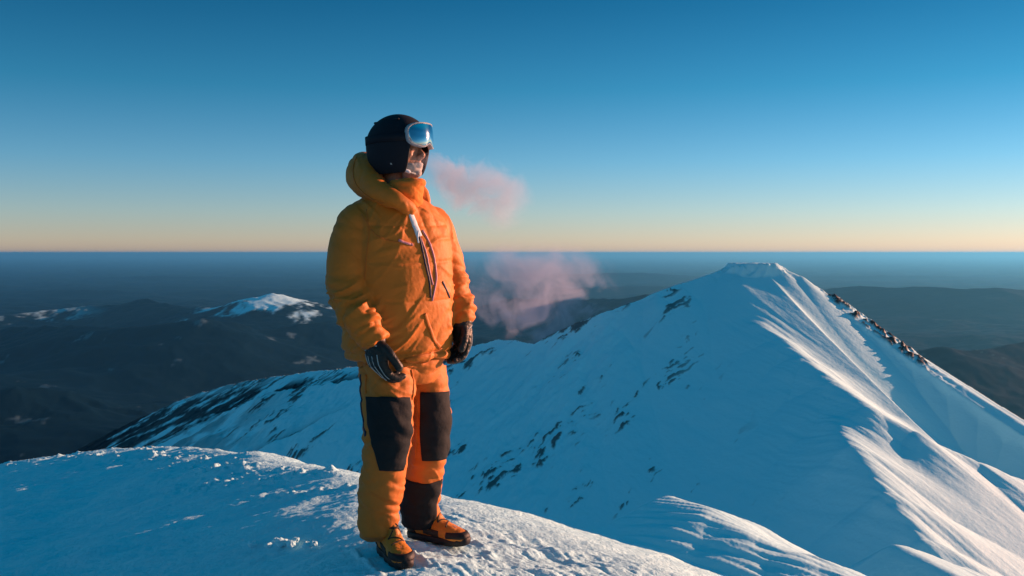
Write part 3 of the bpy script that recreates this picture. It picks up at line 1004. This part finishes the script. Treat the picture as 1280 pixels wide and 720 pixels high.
def jacket_disp(co, no):
    arms = bone_blend(co, [(SH_R, EL_R), (EL_R, WR_R), (SH_L, EL_L), (EL_L, WR_L)])
    tor = bone_blend(co, [(P_(497, 445, 4.305), P_(493, 275, 4.305))])[0] * .52
    armd = arms.min(0); wa = sstep(.02, -.03, armd - tor)
    isR = np.minimum(arms[0], arms[1]) < np.minimum(arms[2], arms[3])
    axR = np.array(EL_R - SH_R); axF = np.array(WR_R - EL_R)
    f_arm = folds(co, axR, .085, .26, 21) * .008 + folds(co, (.6, .2, .8), .07, .24, 22) * .006
    low = sstep(P_(0, 345, 4.15).z, P_(0, 385, 4.15).z, co[:, 2])
    f_arm2 = folds(co, axF, .040, .13, 23) * .013 + folds(co, (.2, .2, 1), .035, .1, 24) * .005
    fa_ = f_arm * (1 - low) + f_arm2 * low
    elb = np.exp(-((co[:, 2] - EL_R.z) / .07) ** 2)
    fa_ = fa_ + folds(co, (-.1, 0, 1), .038, .15, 25) * .009 * elb
    z = co[:, 2]
    hem = sstep(P_(0, 375, 4.3).z, P_(0, 435, 4.3).z, z)
    ft = folds(co, (.75, .2, -.65), .10, .5, 31) * (.004 + .016 * hem)
    ft += folds(co, (-.55, .1, .85), .08, .40, 33) * (.002 + .004 * hem)
    chest = sstep(P_(0, 330, 4.3).z, P_(0, 280, 4.3).z, z)
    ft += folds(co, (.8, .0, .6), .06, .26, 35) * .007 * chest
    f = fa_ * wa + ft * (1 - wa)
    # quilt-like baffle lines across the body
    for py in (283, 327, 374):
        zz = P_(0, py, 4.3).z + perlin3(co / .3, 40) * .01
        f -= .0035 * np.exp(-((z - zz) / .006) ** 2) * (1 - wa)
    # elastic at cuff and hem
    hemz = P_(0, 446, 4.305).z
    f -= .008 * np.exp(-((z - hemz - .028) / .007) ** 2) * (1 - wa)
    f += crease(co, (.7, .2, -.7), .075, .40, 46) * (.004 + .009 * hem) * (1 - wa) + crease(co, (-.5, .1, .85), .06, .30, 47) * .005 * (1 - wa)
    f += crease(co, axF, .05, .25, 48) * .010 * wa * (low + elb) + crease(co, (.8, 0, .6), .06, .25, 49) * .006 * chest
    return f + perlin3(co / .012, 41) * .0008


displace(me, jacket_disp)
jk_bvh = bvh_of(me)
jacket = link('jacket', me, M_jacket, person)
for nm, path, wd, mt, th in (('lining', [(504, 246), (511, 262), (518, 280), (524, 296)], .026, M_liner, .004),
                             ('zip', [(520, 285), (525, 300), (529, 318), (533, 336), (537, 354), (538, 372)], .008, M_navy, .003),
                             ('storm_flap', [(528, 288), (536, 302), (542, 320), (545, 340), (545, 352), (540, 376)], .008, M_mauve, .003),
                             ('storm_flap', [(526, 298), (533, 318), (537, 340), (541, 356)], .007, M_mauve, .003),
                             ('placket', [(531, 392), (536, 408), (543, 426), (550, 434)], .016, M_seam, .003),
                             ('yoke_seam', [(452, 268), (468, 292), (484, 300), (500, 303)], .004, M_seam, .0015),
                             ('sleeve_seam', [(458, 262), (461, 290), (458, 320), (456, 350)], .004, M_seam, .0012),
                             ('chest_pocket', [(498, 300), (508, 304), (516, 306)], .010, M_mauve, .003),
                             ('hand_pocket', [(553, 352), (558, 362), (562, 372)], .008, M_navy, .002),
                             ('hem_band', [(438, 452), (455, 455), (480, 455), (505, 450), (530, 444), (552, 436)], .010, M_seam, .002)):
    try:
        link(nm, ribbon(jk_bvh, path, wd, th), mt, jacket)
    except Exception as ex:
        print('ribbon', nm, ex)
# zip pull hanging at the throat
link('zip_pull', cord_mesh([P_(523, 289, 4.10), P_(522, 296, 4.085), P_(523, 303, 4.085)], .0035), M_liner, jacket)

# ---- hood: folded down behind the neck, and the raised collar
bm = bmesh.new()
limb(bm, [(P_(512, 262, 4.17), .030), (P_(497, 252, 4.13), .038), (P_(474, 241, 4.17), .050), (P_(459, 226, 4.27), .072), (P_(456, 215, 4.38), .084), (P_(472, 212, 4.48), .078), (P_(497, 222, 4.50), .065), (P_(520, 240, 4.45), .045), (P_(532, 258, 4.38), .030)], n=28)
me = melt(bm, .006, 6)
displace(me, lambda co, no: folds(co, (.5, -.3, .8), .09, .32, 51) * .012 + folds(co, (.9, .3, .1), .06, .22, 52) * .006 + perlin3(co / .02, 53) * .0015)
hd_bvh = bvh_of(me)
hood = link('hood', me, M_jacket, person)
link('hood_seam', ribbon(hd_bvh, [(446, 196), (441, 212), (446, 232), (462, 246), (480, 254)], .005, .0015), M_seam, hood)
bm = bmesh.new()
oval_stack(bm, [(P_(496, 262, 4.27), .105, .115), (P_(500, 250, 4.25), .090, .100), (P_(504, 238, 4.24), .080, .088), (P_(508, 229, 4.235), .076, .082), (P_(509, 224, 4.235), .060, .066)], n=40, la=HL, fa=HF)
me = melt(bm, .005, 5)
displace(me, lambda co, no: folds(co, (.2, .1, 1), .035, .12, 55) * .008 + perlin3(co / .015, 56) * .0015)
link('neck_gaiter', me, M_fleece, person)

# ---- helmet
def shell(rad, zb, n=72, m=26, lo=.5):
    bm = bmesh.new(); rows = []
    for i in range(m + 1):
        row = []
        for k in range(n):
            ph = 2 * math.pi * k / n
            a = abs((ph + math.pi) % (2 * math.pi) - math.pi)
            bot = zb(math.degrees(a))
            v = i / m
            # height from apex to the lower edge
            top = rad * 1.02
            z = top + (bot - top) * (1 - math.cos(v * math.pi / 2)) if v < 1 else bot
            r = rad * math.sqrt(max(0, 1 - (z / top) ** 2)) if z > 0 else rad * (1 - .55 * (z / rad) ** 2 * .45)
            r = max(r, .0008)
            row.append(hd(.000 + math.cos(ph) * r * 1.06, math.sin(ph) * r * .97, z))
        rows.append(row)
    V = [[bm.verts.new(p) for p in r] for r in rows]
    for a, b in zip(V[:-1], V[1:]):
        for k in range(n): bm.faces.new((a[k], a[(k + 1) % n], b[(k + 1) % n], b[k]))
    bm.faces.new(V[0])
    bmesh.ops.recalc_face_normals(bm, faces=bm.faces)
    return bm


def zb(a):
    t = min(1, max(0, (a - 38) / 16)); t = t * t * (3 - 2 * t)
    back = min(1, max(0, (a - 110) / 50))
    return .030 * (1 - t) + (-.120 + .016 * back) * t


me = bake(shell(.124, zb), [('SOLIDIFY', dict(thickness=.010, offset=1)), ('BEVEL', dict(width=.002, segments=2))])
helmet = link('helmet', me, M_helmet, person)
# rubber edge trim
pts = []
for k in range(0, 73):
    ph = 2 * math.pi * k / 72; a = abs((ph + math.pi) % (2 * math.pi) - math.pi); z = zb(math.degrees(a))
    r = .130 * math.sqrt(max(0, 1 - (z / .1306) ** 2)) if z > 0 else .130 * (1 - .55 * (z / .128) ** 2 * .45)
    pts.append(hd(math.cos(ph) * r * 1.06, math.sin(ph) * r * .97, z))
link('rim_trim', cord_mesh(pts, .0045, 8, 2), M_rubber, helmet)
for s in (-1, 1):
    for (f0_, l0, z0) in ((.03, .10, .085), (-.01, .10, .090), (-.05, .09, .085)):
        p = hd(f0_, s * l0 * .62, z0); n_ = (p - HC).normalized(); q = HC + n_ * .1335
        link('vent', cord_mesh([q + HF * .012, q, q - HF * .012], .0045, 8, 2), M_rubber, helmet)
strap = [hd(.02, -.112, -.085), hd(.045, -.085, -.108), hd(.075, -.045, -.124), hd(.088, 0, -.130), hd(.075, .045, -.124), hd(.045, .085, -.108), hd(.02, .112, -.085)]
link('chin_strap', cord_mesh(strap, .0048, 8, 4), M_frost, helmet)
link('strap_buckle', cord_mesh([hd(.058, -.068, -.113), hd(.070, -.054, -.120)], .0085, 8, 2), M_liner, helmet)

# ---- goggles, worn high on the front of the helmet
GZ = .030
def gpt(phi, z, rad):
    return hd(math.cos(phi) * rad * 1.03, math.sin(phi) * rad * .98, z)


def lens_outline(th, k=1.0):
    c, s = math.cos(th), math.sin(th)
    p = 3.2
    rr = (abs(c) ** p + abs(s) ** p) ** (-1 / p)
    phi = R(48) * rr * c * k; z = .052 * rr * s * k
    if s < 0: z += .016 * k * math.exp(-(phi / R(9)) ** 2)
    return phi, z + GZ


def disc(rad_fn, k, n=72, m=14):
    bm = bmesh.new(); rows = []
    for i in range(1, m + 1):
        q = i / m; rows.append([bm.verts.new(gpt(*(lambda a: (a[0] * q, GZ + (a[1] - GZ) * q))(lens_outline(2 * math.pi * t / n, k)), rad_fn(q))) for t in range(n)])
    c = bm.verts.new(gpt(0, GZ, rad_fn(0)))
    for t in range(n): bm.faces.new((c, rows[0][t], rows[0][(t + 1) % n]))
    for a, b in zip(rows[:-1], rows[1:]):
        for t in range(n): bm.faces.new((a[t], b[t], b[(t + 1) % n], a[(t + 1) % n]))
    bmesh.ops.recalc_face_normals(bm, faces=bm.faces)
    return bm


goggles = bpy.data.objects.new('goggles', None); col.objects.link(goggles); goggles.parent = person
bm = bmesh.new(); n = 80; rows = []
for (k, rad) in ((.90, .138), (.93, .145), (.96, .1475), (.995, .147), (1.03, .144), (1.045, .139), (1.05, .128), (.90, .128)):
    rows.append([bm.verts.new(gpt(*lens_outline(2 * math.pi * t / n, k), rad)) for t in range(n)])
rows.append(rows[0])
for a, b in zip(rows[:-1], rows[1:]):
    for t in range(n): bm.faces.new((a[t], b[t], b[(t + 1) % n], a[(t + 1) % n]))
bmesh.ops.recalc_face_normals(bm, faces=bm.faces)
me = bpy.data.meshes.new('f'); bm.to_mesh(me); bm.free()
gframe = link('goggle_frame', me, M_gframe, person)
me = bake(disc(lambda q: .1500 - .004 * q * q, .945), [('SOLIDIFY', dict(thickness=.0025, offset=-1))])
link('lens', me, M_lens, gframe)
bm = bmesh.new(); rows = []
for k in range(60):
    ph = R(40) + R(280) * k / 59
    rows.append([bm.verts.new(gpt(ph, GZ + .010 * math.cos(ph / 2) + dz, .1355 + dr)) for dz, dr in ((-.017, 0), (.017, 0), (.017, .002), (-.017, .002))])
for a, b in zip(rows[:-1], rows[1:]):
    for t in range(4): bm.faces.new((a[t], b[t], b[(t + 1) % 4], a[(t + 1) % 4]))
bmesh.ops.recalc_face_normals(bm, faces=bm.faces)
me = bpy.data.meshes.new('s'); bm.to_mesh(me); bm.free()
link('goggle_strap', me, M_helmet, gframe)
bpy.data.objects.remove(goggles)

# ---- pale mask pulled over mouth and chin
G = []
for i in range(16):
    v = i / 15; z = -.082 - .066 * v; row = []
    for j in range(26):
        an = R(-60 + 120 * j / 25)
        d = (HF * math.cos(an) + HL * math.sin(an)).normalized()
        h = body_bvh.ray_cast(hd(.01, 0, z) + d * .3, -d, .29)
        row.append((h[0] + d * .004) if h[0] is not None else hd(.01, 0, z) + d * .05)
    G.append(row)
me = sheet(G, .006, HF, .001)
displace(me, lambda co, no: perlin3(co / .014, 61) * .0035 + perlin3(co / .006, 62) * .0012)
link('face_mask', me, M_white, person)

# ---- gloves
for side, wr in (('R', WR_R), ('L', WR_L)):
    bm = bmesh.new()
    arm_dir = ((EL_R if side == 'R' else EL_L) - wr).normalized()
    hand_shape(bm, side, wr, .0182 if side == 'R' else .0168, .060 if side == 'R' else .054, .034)
    limb(bm, [(wr + arm_dir * .05, .040), (wr + arm_dir * .02, .043), (wr - arm_dir * .01, .046)], n=20, sub=3)
    me = melt(bm, .0032, 3)
    displace(me, lambda co, no: folds(co, (.3, .2, 1), .022, .06, 71) * .0030 + perlin3(co / .010, 72) * .0012)
    gb = bvh_of(me)
    glove = link('glove', me, M_leather, person)
    K, chains, d, wv, inw = HANDS[side]
    for i, ch in enumerate(chains[:4]):
        pts = []
        for p, r in ch[:-1]:
            q = p - inw * .06
            h = gb.ray_cast(q, inw, .1)
            if h[0] is not None: pts.append(h[0])
        if len(pts) > 2: link('seam_piping', cord_mesh(pts, .0020, 6, 4), M_frost, glove)
    pts = []
    for k in range(9):
        q = wr + d * (.028 + .012 * math.sin(k * .8)) + wv * (-.045 + .0115 * k)
        h = gb.ray_cast(q - inw * .08, inw, .12)
        if h[0] is not None: pts.append(h[0])
    if len(pts) > 2: link('wrist_strap', cord_mesh(pts, .0032, 6, 3), M_frost, glove)

# ---- boots
for bi, (bx, by, fx, fy) in enumerate(BOOTS):
    g = Vector((fx, fy, 0)); s = Vector((-fy, fx, 0))
    g0 = gz(bx + fx * .12, by + fy * .12); g1 = gz(bx - fx * .12, by - fy * .12)
    O = Vector((bx, by, (g0 + g1) / 2 - .010)) - g * .15
    def bp(t, x, z): return O + g * t + s * x + UP * z
    an = AN_R if bi == 0 else AN_L
    bm = bmesh.new()
    secs = [(-.004, .020, .050, .024), (.012, .034, .060, .042), (.05, .041, .068, .056), (.10, .043, .070, .062), (.15, .044, .064, .056), (.19, .047, .054, .043), (.235, .050, .046, .035), (.275, .045, .042, .029), (.302, .030, .040, .020), (.312, .014, .038, .010)]
    P = cat_rom(secs, 5); rings = []
    for t, w_, zc, hh in P:
        rings.append([bp(t, math.copysign(abs(math.cos(a)) ** .8, math.cos(a)) * w_, zc + math.sin(a) * hh) for a in [2 * math.pi * k / 28 for k in range(28)]])
    rings_mesh(bm, rings)
    top = Vector((an.x, an.y, O.z + .22))
    top = Vector((an.x, an.y, O.z + .17))
    limb(bm, [(bp(.075, 0, .07), .050), (bp(.072, 0, .11).lerp(top, .3), .050), (bp(.07, 0, .15).lerp(top, .7), .046)], n=24, sub=4, dome=.2)
    limb(bm, [(bp(.15, 0, .105), .026), (bp(.125, 0, .135), .024)], n=14, sub=4)   # tongue
    me = melt(bm, .004, 4)
    displace(me, lambda co, no: folds(co, (.3, -.2, 1), .032, .09, 81) * .0045 + perlin3(co / .012, 82) * .0014)
    bb = bvh_of(me)
    boot = link('boot', me, M_boot, person)
    # sole with a tread, and the rubber rand above it
    def outline(grow, n=64):
        out = []
        for k in range(n):
            a = 2 * math.pi * k / n; c_, s_ = math.cos(a), math.sin(a)
            t = .154 + .162 * c_ ** 1 if True else 0
            w_ = (.047 + .006 * math.cos(a * 1.0) - .007 * math.exp(-((t - .13) / .035) ** 2))
            out.append((.154 + (.160 + grow) * math.copysign(abs(c_) ** .85, c_), (w_ + grow) * math.copysign(abs(s_) ** .72, s_) + .004 * c_))
        return out
    bm = bmesh.new(); lv = []
    for z, gr in ((.0, -.004), (.004, .001), (.018, .003), (.030, .002), (.034, -.003)):
        lv.append([bm.verts.new(bp(t + (.0), x * (1 - (.10 if (int(k / 2) % 2 and z < .01) else 0)), z + .030 * max(0, (t - .25) / .07) ** 2 * .35)) for k, (t, x) in enumerate(outline(gr))])
    for a, b in zip(lv[:-1], lv[1:]):
        for k in range(64): bm.faces.new((a[k], a[(k + 1) % 64], b[(k + 1) % 64], b[k]))
    bm.faces.new(lv[0]); bm.faces.new(lv[-1]); bmesh.ops.recalc_face_normals(bm, faces=bm.faces)
    me = bpy.data.meshes.new('sole'); bm.to_mesh(me); bm.free()
    link('sole', me, M_rubber, boot)
    def panel(fn, n, m, th, mat, name):
        G = []
        for i in range(n):
            row = []
            for j in range(m):
                p, d = fn(i / (n - 1), j / (m - 1)); d = d.normalized()
                h = bb.ray_cast(p + d * .15, -d, .2)
                row.append(h[0] if h[0] is not None else p + d * .04)
            G.append(row)
        link(name, sheet(G, th, fn(.5, .5)[1], .0008), mat, boot)
    # toe cap, heel counter, side panel
    def toe(u, v):
        a = R(-100 + 200 * v); return bp(.235 + .02 * 0, 0, .034 + .026 * u), (g * math.cos(a) + s * math.sin(a) + UP * .05)
    panel(toe, 8, 30, .003, M_rubber, 'toe_rand')
    def heel(u, v):
        a = R(-80 + 160 * v); return bp(.06, 0, .036 + .055 * u), (-g * math.cos(a) + s * math.sin(a))
    panel(heel, 10, 24, .0025, M_rubber, 'heel_counter')
    for sg in (-1, 1):
        def side(u, v, sg=sg): return bp(.10 + .085 * v, 0, .040 + .030 * u - .008 * v), s * sg
        panel(side, 8, 12, .002, M_lace, 'side_panel')
    # laces
    for k in range(5):
        t0, z0 = .205 - .022 * k, .0
        pts = []
        for q in range(7):
            x = -.030 + .010 * q; tt = t0 + (.010 if k % 2 else -.010) * (q - 3) / 3
            h = bb.ray_cast(bp(tt, x, .30), Vector((0, 0, -1)), .4)
            if h[0] is not None: pts.append(h[0] + UP * .001)
        if len(pts) > 2: link('lace', cord_mesh(pts, .0028, 6, 3), M_lace, boot)
    # ankle strap
    pts = []
    for q in range(21):
        a = R(-150 + 300 * q / 20); d = (g * math.cos(a) + s * math.sin(a)).normalized()
        c = bp(.080, 0, .135)
        h = bb.ray_cast(c + d * .2, -d, .2)
        if h[0] is not None: pts.append(h[0])
    link('ankle_strap', cord_mesh(pts, .005, 6, 2), M_lace, boot)

# ------------------------------------------------ breath and blowing snow mist
def vapour(name, centre, half, dirx, dens, colr, scale, thr, shape, label, rate=.35, seed=0.0):
    bm = bmesh.new(); bmesh.ops.create_icosphere(bm, subdivisions=4, radius=1)
    me = bpy.data.meshes.new(name); bm.to_mesh(me); bm.free()
    m = bpy.data.materials.new(name + '_air'); m.use_nodes = True
    nt = m.node_tree; nt.nodes.remove(nt.nodes['Principled BSDF'])
    pv = nt.nodes.new('ShaderNodeVolumePrincipled'); pv.inputs['Color'].default_value = colr; pv.inputs['Anisotropy'].default_value = .2
    tc = N(nt, 'ShaderNodeTexCoord'); sp = N(nt, 'ShaderNodeSeparateXYZ'); nt.links.new(tc.outputs['Object'], sp.inputs[0])
    mp = N(nt, 'ShaderNodeMapping'); mp.inputs['Location'].default_value = (seed, seed * .7, 0)
    mp.inputs['Scale'].default_value = (1.0, half[1] / half[0], half[2] / half[0])
    nt.links.new(tc.outputs['Object'], mp.inputs[0])
    no = N(nt, 'ShaderNodeTexNoise', Scale=scale, Detail=8.0, Roughness=.66, Distortion=.9)
    nt.links.new(mp.outputs[0], no.inputs['Vector'])

    def M(op, x, y=None, z=None, clamp=False):
        n = N(nt, 'ShaderNodeMath', operation=op); n.use_clamp = clamp
        for i, v in enumerate((x, y, z)):
            if v is None: continue
            if isinstance(v, (int, float)): n.inputs[i].default_value = v
            else: nt.links.new(v, n.inputs[i])
        return n.outputs[0]
    X, Y, Z = sp.outputs
    if shape == 'jet':      # narrow at the mouth (x = -1), spreading away from it
        t = M('MULTIPLY_ADD', X, .5, .5); w_ = M('MULTIPLY_ADD', M('SMOOTHSTEP', t, 0, .7) if False else M('POWER', M('MAXIMUM', t, 0.0), .7), .85, .16)
        q = M('ADD', M('POWER', M('ABSOLUTE', X), 4.0), M('ADD', M('POWER', M('DIVIDE', Y, w_), 2.0), M('POWER', M('DIVIDE', Z, w_), 2.0)))
        fade = M('SUBTRACT', 1.25, M('MULTIPLY', t, .55))
    else:                   # a plume: narrow foot (z = -1), ragged wide top
        t = M('MULTIPLY_ADD', Z, .5, .5); w_ = M('MULTIPLY_ADD', M('POWER', M('MAXIMUM', t, 0.0), .8), .75, .22)
        q = M('ADD', M('POWER', M('ABSOLUTE', Z), 4.0), M('ADD', M('POWER', M('DIVIDE', X, w_), 2.0), M('POWER', M('DIVIDE', Y, w_), 2.0)))
        fade = M('SUBTRACT', 1.15, M('MULTIPLY', t, .6))
    v = M('SUBTRACT', M('MULTIPLY', M('SUBTRACT', no.outputs['Fac'], thr), 4.2), M('MULTIPLY', q, .80))
    v = M('ADD', v, .32)
    v = M('MINIMUM', M('MAXIMUM', v, 0.0), 1.0)
    r2 = M('ADD', M('MULTIPLY', X, X), M('ADD', M('MULTIPLY', Y, Y), M('MULTIPLY', Z, Z)))
    edge = M('MAXIMUM', M('SUBTRACT', 1.0, M('POWER', r2, 2.0)), 0.0)
    d = M('MULTIPLY', M('MULTIPLY', M('MULTIPLY', v, edge), fade), dens)
    nt.links.new(d, pv.inputs['Density'])
    nt.links.new(pv.outputs[0], nt.nodes['Material Output'].inputs['Volume'])
    m.cycles.volume_step_rate = rate
    o = bpy.data.objects.new(name, me); col.objects.link(o); me.materials.append(m)
    o.location = centre; o.scale = half
    if dirx is not None: o.rotation_euler = Vector(dirx).to_track_quat('X', 'Z').to_euler()
    return tag(o, label, 'vapour')


mouth = at(512, 198, 4.20); far_ = at(668, 266, 4.08)
mid = (mouth + far_) / 2
vapour('breath_vapour', mid, ((far_ - mouth).length / 2, .17, .18), far_ - mouth, 9.5, (.62, .70, .84, 1), 2.6, .405, 'jet', "pinkish puff of breath drifting right from the person's mouth")
vapour('snow_mist', at(672, 371, 560), (54, 26, 34), None, .072, (.60, .68, .86, 1), 3.0, .40, 'plume', 'mauve mist rising from the low saddle behind the left ridge of the snow peak', .35, 3.1)

# ------------------------------------------------------- loose lumps of snow
M_clump = snow_material('loose_snow', True)
_rc = random.Random(3)
spots = [(316, 682, 11, 'small lone snow lump at the left end of the row in the shade'), (336, 684, 9, None), (345, 678, 10, None), (352, 681, 15, 'largest snow lump, near the middle of the row left of the boots'),
         (364, 682, 12, None), (369, 677, 9, None), (384, 684, 11, None), (392, 682, 9, 'snow lump at the right end of the row, nearest the boots')]
for px, py, sz, lab in spots:
    # find where this spot of the slope lies
    q = None
    for k in range(400):
        D = 3.2 + k * .01
        p = at(px, py, D)
        if p.z <= gz(p.x, p.y): q = p; break
    r = sz / 2 / F * q.y
    bm = bmesh.new(); bmesh.ops.create_icosphere(bm, subdivisions=4, radius=r)
    me = bpy.data.meshes.new('snow_clump'); bm.to_mesh(me); bm.free()
    off = _rc.uniform(-9, 9)
    co, no = arrays(me)
    co = co + no * (perlin3(co / (r * .9) + off, 90) * r * .42 + perlin3(co / (r * .4) + off, 91) * r * .22)[:, None]
    co[:, 2] *= .72; co[:, 0] *= 1.15
    me.vertices.foreach_set('co', co.astype(np.float32).ravel()); me.update()
    o = link('snow_clump', me, M_clump)
    o.location = (q.x, q.y, gz(q.x, q.y) + r * .38)
    o.rotation_euler = (0, 0, _rc.uniform(0, 6))
    tag(o, lab or 'small rounded snow lump within the short row left of the boots', 'snow lump', 'loose lumps of snow in a row left of the boots')
